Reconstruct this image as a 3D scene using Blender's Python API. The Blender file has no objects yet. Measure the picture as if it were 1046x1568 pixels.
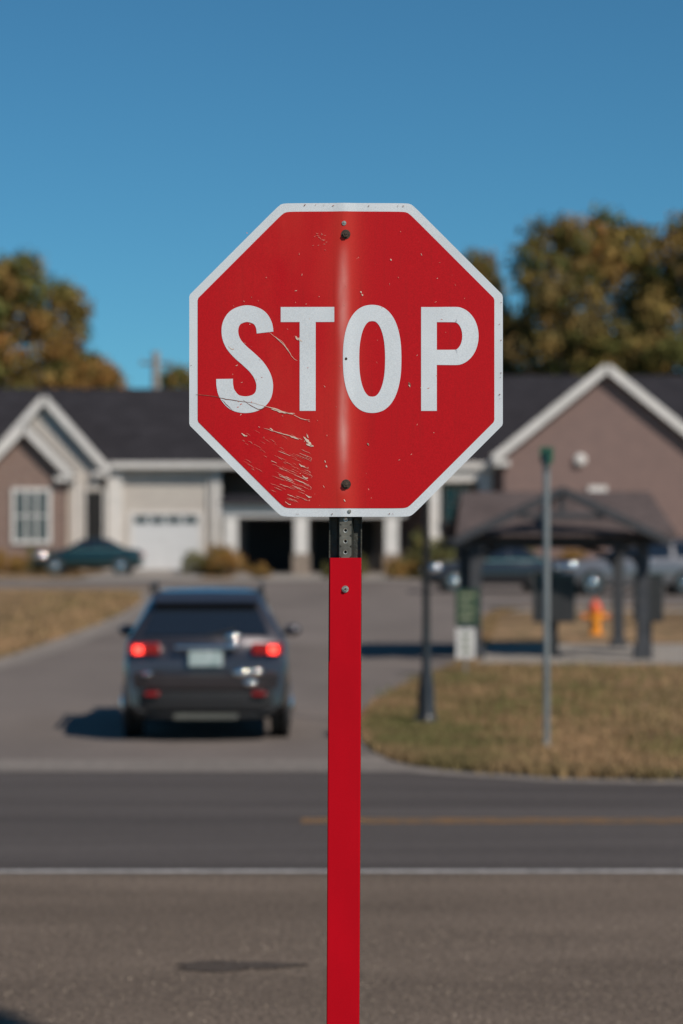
import bpy, math, random
from mathutils import Vector, Matrix
from bisect import bisect_right
random.seed(7)
S=bpy.context.scene
COL=S.collection
LZ=.055   # lawn surface above road level
# ------------------------------------------------------------------ materials
def mat(name,c1,c2=None,scale=6.0,rough=0.8,metal=0.0,bump=0.0,bscale=None,coat=0.0,emis=None,es=0,patch=0.0,pscale=(0.3,0.3,0.3),
        island=0.0,spec=0.5,lo=0.35,hi=0.65,coatr=0.05):
    m=bpy.data.materials.new(name); m.use_nodes=True
    nt=m.node_tree; N=nt.nodes; Lk=nt.links
    b=N['Principled BSDF']
    b.inputs['Roughness'].default_value=rough
    b.inputs['Metallic'].default_value=metal
    b.inputs['Specular IOR Level'].default_value=spec
    b.inputs['Coat Weight'].default_value=coat
    b.inputs['Coat Roughness'].default_value=coatr
    if c2 is None: c2=tuple(min(1,c*0.88) for c in c1)
    tc=N.new('ShaderNodeTexCoord')
    nz=N.new('ShaderNodeTexNoise'); nz.inputs['Scale'].default_value=scale; nz.inputs['Detail'].default_value=5
    Lk.new(tc.outputs['Object'],nz.inputs['Vector'])
    mr=N.new('ShaderNodeMapRange'); mr.inputs[1].default_value=lo; mr.inputs[2].default_value=hi
    Lk.new(nz.outputs['Fac'],mr.inputs[0])
    mx=N.new('ShaderNodeMix'); mx.data_type='RGBA'
    mx.inputs[6].default_value=(*c1,1); mx.inputs[7].default_value=(*c2,1)
    Lk.new(mr.outputs[0],mx.inputs[0])
    out=mx.outputs[2]
    if patch>0:
        mp=N.new('ShaderNodeMapping'); mp.inputs['Scale'].default_value=pscale
        Lk.new(tc.outputs['Object'],mp.inputs['Vector'])
        n2=N.new('ShaderNodeTexNoise'); n2.inputs['Scale'].default_value=1.0; n2.inputs['Detail'].default_value=4
        Lk.new(mp.outputs[0],n2.inputs['Vector'])
        r2=N.new('ShaderNodeMapRange'); r2.inputs[1].default_value=.3; r2.inputs[2].default_value=.7
        r2.inputs[3].default_value=1-patch; r2.inputs[4].default_value=1+patch
        Lk.new(n2.outputs['Fac'],r2.inputs[0])
        vm=N.new('ShaderNodeVectorMath'); vm.operation='SCALE'
        Lk.new(out,vm.inputs[0]); Lk.new(r2.outputs[0],vm.inputs['Scale'])
        out=vm.outputs[0]
    if island>0:
        g=N.new('ShaderNodeNewGeometry')
        r3=N.new('ShaderNodeMapRange'); r3.inputs[3].default_value=1-island; r3.inputs[4].default_value=1+island
        Lk.new(g.outputs['Random Per Island'],r3.inputs[0])
        v3=N.new('ShaderNodeVectorMath'); v3.operation='SCALE'
        Lk.new(out,v3.inputs[0]); Lk.new(r3.outputs[0],v3.inputs['Scale'])
        out=v3.outputs[0]
    Lk.new(out,b.inputs['Base Color'])
    if bump>0:
        n4=N.new('ShaderNodeTexNoise'); n4.inputs['Scale'].default_value=bscale or scale*3; n4.inputs['Detail'].default_value=4
        Lk.new(tc.outputs['Object'],n4.inputs['Vector'])
        bp=N.new('ShaderNodeBump'); bp.inputs['Strength'].default_value=bump; bp.inputs['Distance'].default_value=0.02
        Lk.new(n4.outputs['Fac'],bp.inputs['Height']); Lk.new(bp.outputs[0],b.inputs['Normal'])
    if emis:
        b.inputs['Emission Color'].default_value=(*emis,1); b.inputs['Emission Strength'].default_value=es
    return m

def line_bump(m,scale,direction='Z',strength=.5,dark=.75):
    """horizontal courses (lap siding / shingles)"""
    nt=m.node_tree;N=nt.nodes;Lk=nt.links;b=N['Principled BSDF']
    tc=N.new('ShaderNodeTexCoord'); w=N.new('ShaderNodeTexWave'); w.bands_direction=direction; w.wave_profile='SAW'
    w.inputs['Scale'].default_value=scale
    Lk.new(tc.outputs['Object'],w.inputs['Vector'])
    bp=N.new('ShaderNodeBump'); bp.inputs['Strength'].default_value=strength; bp.inputs['Distance'].default_value=.03
    Lk.new(w.outputs['Fac'],bp.inputs['Height']); Lk.new(bp.outputs[0],b.inputs['Normal'])

def brickmat(name,c1,c2,mortar):
    m=bpy.data.materials.new(name); m.use_nodes=True
    nt=m.node_tree;N=nt.nodes;Lk=nt.links;b=N['Principled BSDF']; b.inputs['Roughness'].default_value=.9
    tc=N.new('ShaderNodeTexCoord'); mp=N.new('ShaderNodeMapping'); mp.inputs['Rotation'].default_value=(math.radians(90),0,0)
    br=N.new('ShaderNodeTexBrick'); br.inputs['Scale'].default_value=3.2
    br.inputs['Color1'].default_value=(*c1,1);br.inputs['Color2'].default_value=(*c2,1);br.inputs['Mortar'].default_value=(*mortar,1)
    Lk.new(tc.outputs['Object'],mp.inputs[0]); Lk.new(mp.outputs[0],br.inputs['Vector']); Lk.new(br.outputs['Color'],b.inputs['Base Color'])
    return m

M={}
M['white_sheet']=mat('white_reflective_sheeting',(.66,.71,.76),(.56,.61,.66),scale=420,rough=.5,bump=.05,bscale=500,patch=.06,pscale=(6,6,6),spec=.3)
M['scratch']=mat('scratched_sheeting',(.72,.60,.50),(.6,.4,.33),scale=90,rough=.6)
M['scuff']=mat('scuffed_red_sheeting',(.64,.30,.24),(.6,.12,.09),scale=90,rough=.6)
M['darkscr']=mat('dirty_scratch',(.12,.05,.04),(.3,.12,.08),scale=90,rough=.8)
M['red_post']=mat('red_post_sheeting',(.50,.0012,.010),(.42,.001,.009),scale=500,rough=.5,patch=.09,pscale=(8,8,3),spec=.12)
M['galv']=mat('galvanised_steel',(.35,.36,.36),(.22,.23,.23),scale=60,rough=.5,metal=.6,patch=.15,pscale=(8,8,2))
M['web']=mat('weathered_steel_web',(.15,.15,.13),(.09,.09,.08),scale=60,rough=.6,metal=.3,patch=.2,pscale=(20,20,20))
M['dsteel']=mat('dark_green_steel',(.030,.034,.030),(.055,.055,.045),scale=40,rough=.55,metal=.3,bump=.2,bscale=120)
M['alu']=mat('aluminium_back',(.5,.5,.5),(.42,.42,.42),scale=30,rough=.45,metal=.8)
M['bolt']=mat('rusty_bolt',(.10,.07,.05),(.05,.035,.03),scale=200,rough=.55,metal=.5)
M['boltl']=mat('zinc_bolt',(.55,.55,.5),(.3,.28,.25),scale=200,rough=.4,metal=.7)
M['lane']=mat('road_asphalt',(.118,.100,.094),(.066,.057,.054),scale=45,rough=.95,bump=.5,bscale=70,patch=.22,pscale=(.12,1.3,1),spec=.12)
M['shoulder']=mat('shoulder_asphalt',(.215,.165,.130),(.092,.070,.056),scale=38,rough=1,bump=.8,bscale=55,patch=.20,pscale=(.35,1.1,1),spec=.08,lo=.32,hi=.68)
M['patch']=mat('dark_patch',(.115,.090,.076),(.07,.055,.046),scale=38,rough=.95,bump=.7,spec=.1)
M['street']=mat('street_asphalt',(.205,.172,.155),(.155,.130,.117),scale=30,rough=.98,bump=.3,patch=.14,pscale=(.5,.2,1),spec=.1)
M['conc']=mat('concrete',(.34,.30,.265),(.25,.22,.195),scale=8,rough=.95,bump=.2,patch=.12,pscale=(.6,.6,1),spec=.2)
M['gutter']=mat('gutter_concrete',(.25,.215,.19),(.18,.155,.138),scale=9,rough=.95,patch=.15,pscale=(.4,1,1),spec=.15)
M['redcurb']=mat('red_kerb_paint',(.30,.05,.05),(.2,.07,.06),scale=9,rough=.8)
M['wline']=mat('white_road_paint',(.46,.43,.41),(.24,.22,.205),scale=14,rough=.85,lo=.42,hi=.7,patch=.15,pscale=(1.2,1,1))
M['yline']=mat('yellow_road_paint',(.32,.155,.04),(.17,.115,.07),scale=7,rough=.85,lo=.4,hi=.62)
M['grass']=mat('dry_lawn',(.33,.205,.115),(.155,.112,.058),scale=2.2,rough=1,bump=.8,bscale=30,patch=.34,pscale=(.45,.28,.5),spec=.1)
M['blade']=mat('grass_blades',(.36,.225,.125),(.17,.135,.062),scale=.6,rough=1,island=.42,spec=.1)
M['greenb']=mat('green_grass_blades',(.095,.125,.040),(.20,.16,.07),scale=.8,rough=1,island=.4,spec=.1)
M['leaf_l']=mat('fallen_leaf',(.42,.17,.05),(.22,.10,.04),scale=2,rough=.9,island=.5)
M['black']=mat('black_metal_paint',(.012,.013,.016),(.02,.02,.022),scale=20,rough=.4,coat=.3)
M['wood']=mat('dark_timber',(.028,.033,.042),(.05,.05,.055),scale=12,rough=.75,patch=.2,pscale=(2,2,8))
M['shingle']=mat('brown_shingles',(.120,.092,.088),(.085,.068,.066),scale=6,rough=1,patch=.15,pscale=(1,1,1),spec=.08)
M['roof']=mat('charcoal_shingles',(.026,.024,.028),(.038,.035,.040),scale=5,rough=1,patch=.2,pscale=(1,1,3),spec=.08)
M['cream']=mat('cream_siding',(.54,.49,.44),(.49,.44,.40),scale=2,rough=.8); line_bump(M['cream'],1.6)
M['wtrim']=mat('white_trim',(.70,.66,.63),(.62,.59,.56),scale=3,rough=.6)
M['gdoor']=mat('garage_door_white',(.66,.66,.67),(.61,.61,.62),scale=3,rough=.6)
M['mauve']=mat('taupe_siding',(.235,.155,.137),(.21,.14,.125),scale=2,rough=.85); line_bump(M['mauve'],1.6)
M['brown']=mat('brown_siding',(.15,.115,.10),(.12,.095,.085),scale=2,rough=.85)
M['brick']=brickmat('brick_wall',(.25,.155,.125),(.18,.11,.09),(.28,.24,.21))
M['glassw']=mat('window_glass',(.03,.035,.04),(.05,.055,.06),scale=1,rough=.08,spec=.8)
M['dark']=mat('dark_interior',(.010,.010,.011),(.015,.014,.014),scale=2,rough=.9)
M['bark']=mat('tree_bark',(.17,.12,.09),(.08,.06,.045),scale=5,rough=.95,bump=.6)
M['polewood']=mat('weathered_pole',(.34,.30,.27),(.24,.21,.19),scale=5,rough=.95)
M['f_olive']=mat('foliage_olive',(.175,.150,.040),(.24,.135,.045),scale=.33,rough=.8,island=.5,spec=.12)
M['f_green']=mat('foliage_green',(.070,.090,.028),(.14,.125,.036),scale=.35,rough=.8,island=.5,spec=.12)
M['f_orange']=mat('foliage_orange',(.36,.165,.050),(.20,.13,.04),scale=.4,rough=.8,island=.5,spec=.12)
M['f_brown']=mat('foliage_brown',(.20,.125,.050),(.095,.085,.030),scale=.33,rough=.8,island=.5,spec=.12)
M['shrub_o']=mat('shrub_orange',(.34,.155,.03),(.16,.12,.03),scale=3,rough=.8,island=.4)
M['shrub_g']=mat('shrub_green',(.085,.095,.025),(.18,.13,.03),scale=3,rough=.8,island=.4)
M['glass']=mat('car_glass',(.012,.014,.018),(.012,.014,.018),rough=.04,spec=.9,coat=1)
M['tyre']=mat('tyre_rubber',(.015,.015,.015),(.02,.02,.02),scale=30,rough=.85)
M['rim']=mat('alloy_rim',(.45,.46,.48),(.4,.4,.42),rough=.25,metal=.9)
M['plastic']=mat('black_plastic',(.018,.018,.020),(.024,.024,.026),scale=40,rough=.6)
M['chrome']=mat('chrome',(.9,.9,.9),(.85,.85,.86),rough=.1,metal=1)
M['p_grey']=mat('grey_metallic_paint',(.078,.070,.078),(.068,.062,.069),scale=3,rough=.3,metal=.6,coat=1)
M['p_teal']=mat('dark_teal_paint',(.006,.028,.032),(.005,.024,.028),rough=.3,metal=.3,coat=1)
M['p_dark']=mat('charcoal_paint',(.03,.032,.04),(.028,.03,.036),rough=.3,metal=.5,coat=1)
M['p_silver']=mat('pewter_paint',(.19,.185,.195),(.18,.175,.185),rough=.35,metal=.5,coat=1)
M['tail']=mat('lit_tail_lamp',(.6,.01,.01),(.5,.01,.01),rough=.2,emis=(1,.05,.035),es=4.5)
M['tailoff']=mat('red_reflector',(.30,.010,.012),(.25,.01,.01),rough=.2,coat=1)
M['plate']=mat('licence_plate',(.46,.52,.52),(.26,.35,.34),scale=14,rough=.4)
M['signgreen']=mat('green_sign',(.012,.10,.055),(.012,.09,.05),rough=.5)
M['dgreen']=mat('dark_green_board',(.015,.040,.022),(.02,.055,.03),scale=10,rough=.6)
M['paper']=mat('white_board',(.68,.66,.64),(.5,.48,.47),scale=8,rough=.7)
M['faded']=mat('faded_lettering',(.26,.26,.16),(.14,.18,.1),scale=8,rough=.7)
M['hyd_y']=mat('hydrant_yellow',(.82,.30,.02),(.72,.25,.02),scale=10,rough=.45)
M['hyd_r']=mat('hydrant_red',(.64,.09,.03),(.58,.07,.02),scale=10,rough=.45)
M['lampglass']=mat('lamp_glass',(.6,.6,.55),(.5,.5,.45),rough=.3)
M['stone']=mat('stone_veneer',(.32,.25,.20),(.20,.16,.13),scale=5,rough=.9,bump=.5)
M['gravel']=mat('loose_gravel',(.34,.27,.21),(.14,.11,.09),scale=3,rough=1,island=.4,spec=.05)

def sign_red():
    m=bpy.data.materials.new('red_reflective_sheeting'); m.use_nodes=True
    nt=m.node_tree;N=nt.nodes;Lk=nt.links;b=N['Principled BSDF']
    b.inputs['Roughness'].default_value=.5; b.inputs['Specular IOR Level'].default_value=.15
    b.inputs['Coat Weight'].default_value=.05; b.inputs['Coat Roughness'].default_value=.3
    tc=N.new('ShaderNodeTexCoord'); sx=N.new('ShaderNodeSeparateXYZ'); Lk.new(tc.outputs['Object'],sx.inputs[0])
    def math_(op,a,bv=None,c=None):
        n=N.new('ShaderNodeMath'); n.operation=op
        for i,v in enumerate((a,bv,c)):
            if v is None: continue
            if isinstance(v,(int,float)): n.inputs[i].default_value=v
            else: Lk.new(v,n.inputs[i])
        return n.outputs[0]
    def gauss(c,w):
        d=math_('DIVIDE',math_('SUBTRACT',sx.outputs['X'],c),w)
        return math_('EXPONENT',math_('MULTIPLY',math_('MULTIPLY',d,d),-1.0))
    def noise(scale,mapping=(1,1,1),lo=.35,hi=.65):
        mp=N.new('ShaderNodeMapping'); mp.inputs['Scale'].default_value=mapping; Lk.new(tc.outputs['Object'],mp.inputs[0])
        n=N.new('ShaderNodeTexNoise'); n.inputs['Scale'].default_value=scale; n.inputs['Detail'].default_value=5
        Lk.new(mp.outputs[0],n.inputs['Vector'])
        r=N.new('ShaderNodeMapRange'); r.inputs[1].default_value=lo; r.inputs[2].default_value=hi
        Lk.new(n.outputs['Fac'],r.inputs[0]); return r.outputs[0]
    def mix(f,a,c):
        x=N.new('ShaderNodeMix'); x.data_type='RGBA'
        Lk.new(f,x.inputs[0])
        if isinstance(a,tuple): x.inputs[6].default_value=(*a,1)
        else: Lk.new(a,x.inputs[6])
        x.inputs[7].default_value=(*c,1); return x.outputs[2]
    c=mix(noise(330),(.50,.0055,.011),(.41,.0045,.009))
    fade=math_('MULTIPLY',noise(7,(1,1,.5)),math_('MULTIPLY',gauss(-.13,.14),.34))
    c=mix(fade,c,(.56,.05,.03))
    crease_glow=math_('MULTIPLY',gauss(-.002,.036),.50)
    c=mix(crease_glow,c,(.58,.055,.035))  # wide soft glow along the crease, put into the red as colour
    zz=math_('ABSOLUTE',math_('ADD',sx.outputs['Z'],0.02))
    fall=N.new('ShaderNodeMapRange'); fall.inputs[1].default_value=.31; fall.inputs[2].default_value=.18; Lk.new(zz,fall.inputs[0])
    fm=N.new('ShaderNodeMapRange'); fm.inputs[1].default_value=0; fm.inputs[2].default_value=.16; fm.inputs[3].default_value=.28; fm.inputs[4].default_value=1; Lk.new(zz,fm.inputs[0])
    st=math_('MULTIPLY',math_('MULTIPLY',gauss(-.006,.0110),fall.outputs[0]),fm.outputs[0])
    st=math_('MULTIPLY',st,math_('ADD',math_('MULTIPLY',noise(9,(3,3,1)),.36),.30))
    c=mix(st,c,(.78,.44,.40))  # bright streak of the crease highlight, painted into the base colour
    dr=math_('MULTIPLY',noise(30,(3,1,.12),.55,.75),.22)
    c=mix(dr,c,(.25,.012,.012))
    sp=math_('MULTIPLY',noise(75,(1,1,1),.74,.77),.6)
    c=mix(sp,c,(.65,.35,.28))
    Lk.new(c,b.inputs['Base Color'])
    return m
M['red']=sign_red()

# ------------------------------------------------------------------ mesh builder
class MB:
    def __init__(s): s.v=[];s.f=[];s.m=[];s.ms=[]
    def mi(s,k):
        if k not in s.ms: s.ms.append(k)
        return s.ms.index(k)
    def poly(s,pts,k):
        i=len(s.v); s.v+= [tuple(p) for p in pts]; s.f.append(tuple(range(i,i+len(pts)))); s.m.append(s.mi(k))
    def faces(s,vs,fs,k):
        i=len(s.v); s.v+=[tuple(p) for p in vs]; a=s.mi(k)
        for f in fs: s.f.append(tuple(i+j for j in f)); s.m.append(a)
    def box(s,x0,x1,y0,y1,z0,z1,k):
        s.faces([(x0,y0,z0),(x1,y0,z0),(x1,y1,z0),(x0,y1,z0),(x0,y0,z1),(x1,y0,z1),(x1,y1,z1),(x0,y1,z1)],
          [(0,3,2,1),(4,5,6,7),(0,1,5,4),(1,2,6,5),(2,3,7,6),(3,0,4,7)],k)
    def beam(s,p,q,w,d,k,up=(0,0,1)):
        p=Vector(p);q=Vector(q);a=(q-p).normalized();u=Vector(up)
        if abs(a.dot(u))>.98:u=Vector((0,1,0))
        r=a.cross(u).normalized();t=r.cross(a).normalized()
        vs=[]
        for c in (p,q):
            for sx,sy in((-1,-1),(1,-1),(1,1),(-1,1)): vs.append(c+r*(sx*w/2)+t*(sy*d/2))
        s.faces(vs,[(0,3,2,1),(4,5,6,7),(0,1,5,4),(1,2,6,5),(2,3,7,6),(3,0,4,7)],k)
    def cyl(s,p,q,r1,r2,k,n=16,caps=True):
        p=Vector(p);q=Vector(q);a=(q-p).normalized();u=Vector((0,0,1)) if abs(a.z)<.9 else Vector((1,0,0))
        r=a.cross(u).normalized();t=a.cross(r)
        vs=[]
        for c,rr in((p,r1),(q,r2)):
            for i in range(n):
                an=2*math.pi*i/n; vs.append(c+r*(math.cos(an)*rr)+t*(math.sin(an)*rr))
        fs=[(i,(i+1)%n,n+(i+1)%n,n+i) for i in range(n)]
        if caps: fs+= [tuple(reversed(range(n))),tuple(range(n,2*n))]
        s.faces(vs,fs,k)
    def lathe(s,c,prof,k,n=20):
        vs=[];c=Vector(c)
        for r,z in prof:
            for i in range(n):
                an=2*math.pi*i/n; vs.append((c.x+r*math.cos(an),c.y+r*math.sin(an),c.z+z))
        fs=[]
        for j in range(len(prof)-1):
            for i in range(n): fs.append((j*n+i,j*n+(i+1)%n,(j+1)*n+(i+1)%n,(j+1)*n+i))
        s.faces(vs,fs,k)
    def ell(s,c,rx,ry,rz,k,n=24,mm=16):
        vs=[];
        for j in range(mm+1):
            ph=math.pi*j/mm
            for i in range(n):
                an=2*math.pi*i/n; vs.append((c[0]+rx*math.sin(ph)*math.cos(an),c[1]+ry*math.sin(ph)*math.sin(an),c[2]+rz*math.cos(ph)))
        fs=[(j*n+i,(j+1)*n+i,(j+1)*n+(i+1)%n,j*n+(i+1)%n) for j in range(mm) for i in range(n)]
        s.faces(vs,fs,k)
    def obj(s,name,parent=None,smooth=None,bevel=0,loc=None):
        me=bpy.data.meshes.new(name); me.from_pydata(s.v,[],s.f)
        for k in s.ms: me.materials.append(M[k])
        me.polygons.foreach_set('material_index',s.m); me.update()
        if smooth:
            me.shade_smooth(); me.set_sharp_from_angle(angle=math.radians(smooth))
        o=bpy.data.objects.new(name,me); COL.objects.link(o)
        if parent: o.parent=parent
        if loc: o.location=loc
        if bevel:
            b=o.modifiers.new('bevel','BEVEL'); b.width=bevel; b.segments=2; b.limit_method='ANGLE'
        return o
def empty(name,loc=(0,0,0),yaw=0,pitch=0):
    e=bpy.data.objects.new(name,None); e.empty_display_size=.3; COL.objects.link(e); e.location=loc
    e.rotation_euler=(pitch,0,yaw); return e

# ------------------------------------------------------------------ terrain
def H0(y):
    if y<=26: return 0.0
    if y<=30: return .033*(y-26)**2/8
    if y<=108: return .033*(y-28)
    if y<=400: return .033*80+.012*(y-108)
    return .033*80+.012*292
ROWS=[-80,-30,-10,0,6,8,12,16]+[20+i for i in range(93)]+[118,125,140,180,260,400,700,1200,2500]
RZ=[H0(y) for y in ROWS]
def G(y):
    if y<=ROWS[0]: return RZ[0]
    if y>=ROWS[-1]: return RZ[-1]
    i=bisect_right(ROWS,y)-1; t=(y-ROWS[i])/(ROWS[i+1]-ROWS[i]); return RZ[i]*(1-t)+RZ[i+1]*t
def sheet(name,y0,y1,xl,xr,dz,k,extra=(),parent=None):
    ys=sorted(set([y0,y1]+[y for y in ROWS if y0<y<y1]+[y for y in extra if y0<y<y1]))
    fl=xl if callable(xl) else (lambda y:xl); fr=xr if callable(xr) else (lambda y:xr)
    vs=[]
    for y in ys: vs+=[(fl(y),y,G(y)+dz),(fr(y),y,G(y)+dz)]
    fs=[(2*i,2*i+1,2*i+3,2*i+2) for i in range(len(ys)-1)]
    b=MB(); b.faces(vs,fs,k); return b.obj(name,parent)
sheet('ground',-80,2500,-1500,1500,0,'grass')
sheet('road_shoulder',8,14.78,-80,80,.004,'shoulder')
sheet('road',14.78,23.7,-80,80,.004,'lane')
sheet('side_street',23.7,88,-80,80,.004,'street')
b=MB()
for (y0,y1,x0,x1,k) in [(14.80,14.93,-80,80,'wline'),(17.93,18.05,-.3,80,'yline'),(18.15,18.27,-.3,80,'yline'),(17.93,18.05,-80,-9,'yline'),(18.15,18.27,-80,-9,'yline')]:
    b.poly([(x0,y0,.008),(x1,y0,.008),(x1,y1,.008),(x0,y1,.008)],k)
b.obj('road_markings')
sheet('concrete_gutter',22.9,24.5,-10.5,.60,.009,'gutter')
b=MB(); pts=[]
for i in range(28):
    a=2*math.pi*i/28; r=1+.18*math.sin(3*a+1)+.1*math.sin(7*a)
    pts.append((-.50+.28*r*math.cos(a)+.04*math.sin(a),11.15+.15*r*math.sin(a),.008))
b.poly(pts,'patch'); b.obj('dark_ground_patch')  # irregular patch, darker than the ground around it

def catmull(pts,n=8):
    out=[]
    P=[pts[0]]+list(pts)+[pts[-1]]
    for i in range(1,len(P)-2):
        for j in range(n):
            t=j/n;a,b_,c,d=[Vector(q) for q in (P[i-1],P[i],P[i+1],P[i+2])]
            out.append(.5*((2*b_)+(c-a)*t+(2*a-5*b_+4*c-d)*t*t+(3*b_-a-3*c+d)*t**3))
    out.append(Vector(pts[-1])); return out
RB=[(60,21.0),(10,21.35),(3.1,21.9),(1.7,22.5),(.95,23.2),(.55,24.2),(.32,26),(.22,28),(.27,30.5),(.52,33),(1.17,37),(1.96,41),(2.6,48),(3.2,55),(3.7,60),(5,63),(9,64.6),(60,65)]
LB=[(-60,24.2),(-14,24.6),(-11,26.2),(-8.6,30),(-7.0,35),(-5.95,41),(-5.5,50),(-5.35,61),(-5.7,70),(-6.6,76),(-9,79),(-60,79.6)]
def island(pts,side,redrange=None):
    path=catmull([Vector((x,y)) for x,y in pts],8)
    for i in range(1,len(path)):
        if path[i].y<=path[i-1].y: path[i].y=path[i-1].y+.002
    yv=[p.y for p in path]
    def bx(y,off):
        i=min(max(bisect_right(yv,y)-1,0),len(path)-2)
        t=(y-yv[i])/(yv[i+1]-yv[i]); return path[i].x*(1-t)+path[i+1].x*t+off*side
    fine=[]
    for i in range(len(path)-1):
        L=(path[i+1]-path[i]).length; n=max(1,int(L/.8)) if L<12 else 2
        for j in range(n): fine.append(path[i].lerp(path[i+1],j/n))
    fine.append(path[-1])
    kb=MB(); gb=MB()
    nrm=[]
    for i,p in enumerate(fine):
        d=(fine[min(i+1,len(fine)-1)]-fine[max(i-1,0)]).normalized()
        n=Vector((d.y,-d.x))
        if side<0:n=-n
        nrm.append(n)
    def ringpt(i,o,z): q=fine[i]+nrm[i]*o; return (q.x,q.y,G(q.y)+z)
    for i in range(len(fine)-1):
        k='redcurb' if redrange and redrange[0]<fine[i].y<redrange[1] and abs(fine[i].x)<3 else 'gutter'
        sec=[(0,-.01),(0.06,.03),(.10,LZ+.004),(.15,LZ+.004),(.15,.0)]
        for a,c in zip(sec[:-1],sec[1:]):
            kb.poly([ringpt(i,*a),ringpt(i+1,*a),ringpt(i+1,*c),ringpt(i,*c)],k)
        gw=.45 if fine[i].y<25 or side<0 else .12
        gb.poly([ringpt(i,-gw,.010),ringpt(i+1,-gw,.010),ringpt(i+1,.0,.012),ringpt(i,.0,.012)],'redcurb' if k=='redcurb' else 'gutter')
    kb.obj('kerb'); gb.obj('kerb_gutter')
    lo,hi=yv[0],yv[-1]
    if side>0: sheet('lawn',lo,hi,lambda y:bx(y,.08 if 23<y<62 else 0),60,LZ,'grass',yv)
    else: sheet('lawn',lo,hi,-60,lambda y:bx(y,.08),LZ,'grass',yv)
    return bx,fine
bxR,fineR=island(RB,1,(29.5,38.5))
bxL,fineL=island(LB,-1)
sheet('footpath',60.8,62.3,lambda y:bxR(y,.3),60,LZ+.006,'conc')
sheet('footpath',40.5,41.35,lambda y:bxR(y,.3),60,LZ+.006,'conc')
sheet('footpath',88.0,90.0,-80,80,.03,'conc')
sheet('driveway',90.0,104.95,-9.9,-5.4,.012,'conc')
sheet('driveway',90.0,100,-4.2,2.4,.012,'conc')
sheet('shelter_slab',41.352,46.5,2.15,6.6,LZ+.006,'conc')

def blades(name,n,gen,k,h=(.04,.1),w=.03,dz=None):
    vs=[];fs=[]
    for i in range(n):
        x,y=gen(); z=G(y)+(LZ-.003 if dz is None else dz); a=random.uniform(0,6.28); hh=random.uniform(*h); ww=w*random.uniform(.5,1.2)
        dx,dy=math.cos(a)*ww/2,math.sin(a)*ww/2; lx,ly=random.uniform(-.05,.05),random.uniform(-.05,.05)
        j=len(vs); vs+=[(x-dx,y-dy,z),(x+dx,y+dy,z),(x+lx,y+ly,z+hh)]; fs.append((j,j+1,j+2))
    m=MB(); m.faces(vs,fs,k); return m.obj(name)
def genR():
    while True:
        y=random.triangular(21.5,46,24); x0=bxR(y,.10); x=x0+random.expovariate(1/2.2)
        if x<8 and not (40.4<y<46.6): return x,y
blades('grass',34000,genR,'blade')
def genE():
    while True:
        q=random.choice(fineR)
        if abs(q.x)<9 and q.y<62: return q.x+random.uniform(.0,.35),q.y+random.gauss(.06,.12)
blades('grass',15000,genE,'blade',h=(.07,.13),w=.04,dz=.015)
def genG():
    while True:
        y=random.gauss(27.5,1.6); x=bxR(max(y,22),.1)+abs(random.gauss(.2,.6))
        if y>23 and x<3: return x,y
blades('grass',10000,genG,'greenb',w=.04)
cl=[(random.uniform(1,7),random.uniform(24,38),random.uniform(.3,.9)) for _ in range(9)]
def genC():
    cx,cy,r=random.choice(cl); return cx+random.gauss(0,r),cy+random.gauss(0,r*1.5)
blades('grass',7000,genC,'greenb',w=.035)
def genL():
    y=random.uniform(36,74); return bxL(y,.1)-random.expovariate(1/2.),y
blades('grass',9000,genL,'blade',w=.05,h=(.05,.13))
vs=[];fs=[]
for i in range(1900):
    q=random.choice(fineR[:60]); y=q.y+random.gauss(.1,.35); x=q.x+random.uniform(-.6,.6)
    if x>9 or y>35: continue
    on=(y>21.4 and x>bxR(max(y,21.4),.1)); z=G(y)+(LZ+.04 if on else .02)
    s_=random.uniform(.02,.05);a=random.uniform(0,6.28);c,s2=math.cos(a)*s_,math.sin(a)*s_
    j=len(vs);vs+=[(x-c,y-s2,z),(x+s2,y-c,z+.02),(x+c,y+s2,z),(x-s2,y+c,z+.025)];fs.append((j,j+1,j+2,j+3))
m=MB();m.faces(vs,fs,'leaf_l');m.obj('fallen_leaves')
vs=[];fs=[]
for i in range(2600):
    y=random.uniform(9.0,12.5);x=random.uniform(-2.4,2.4);r=random.uniform(.003,.007);z=.004
    j=len(vs);a=random.uniform(0,2)
    for q in range(4): vs.append((x+r*math.cos(a+q*1.57),y+r*math.sin(a+q*1.57),z))
    vs.append((x+r*.2,y,z+r*.8)); fs+=[(j,j+1,j+4),(j+1,j+2,j+4),(j+2,j+3,j+4),(j+3,j,j+4)]
m=MB();m.faces(vs,fs,'gravel');m.obj('gravel')

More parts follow.
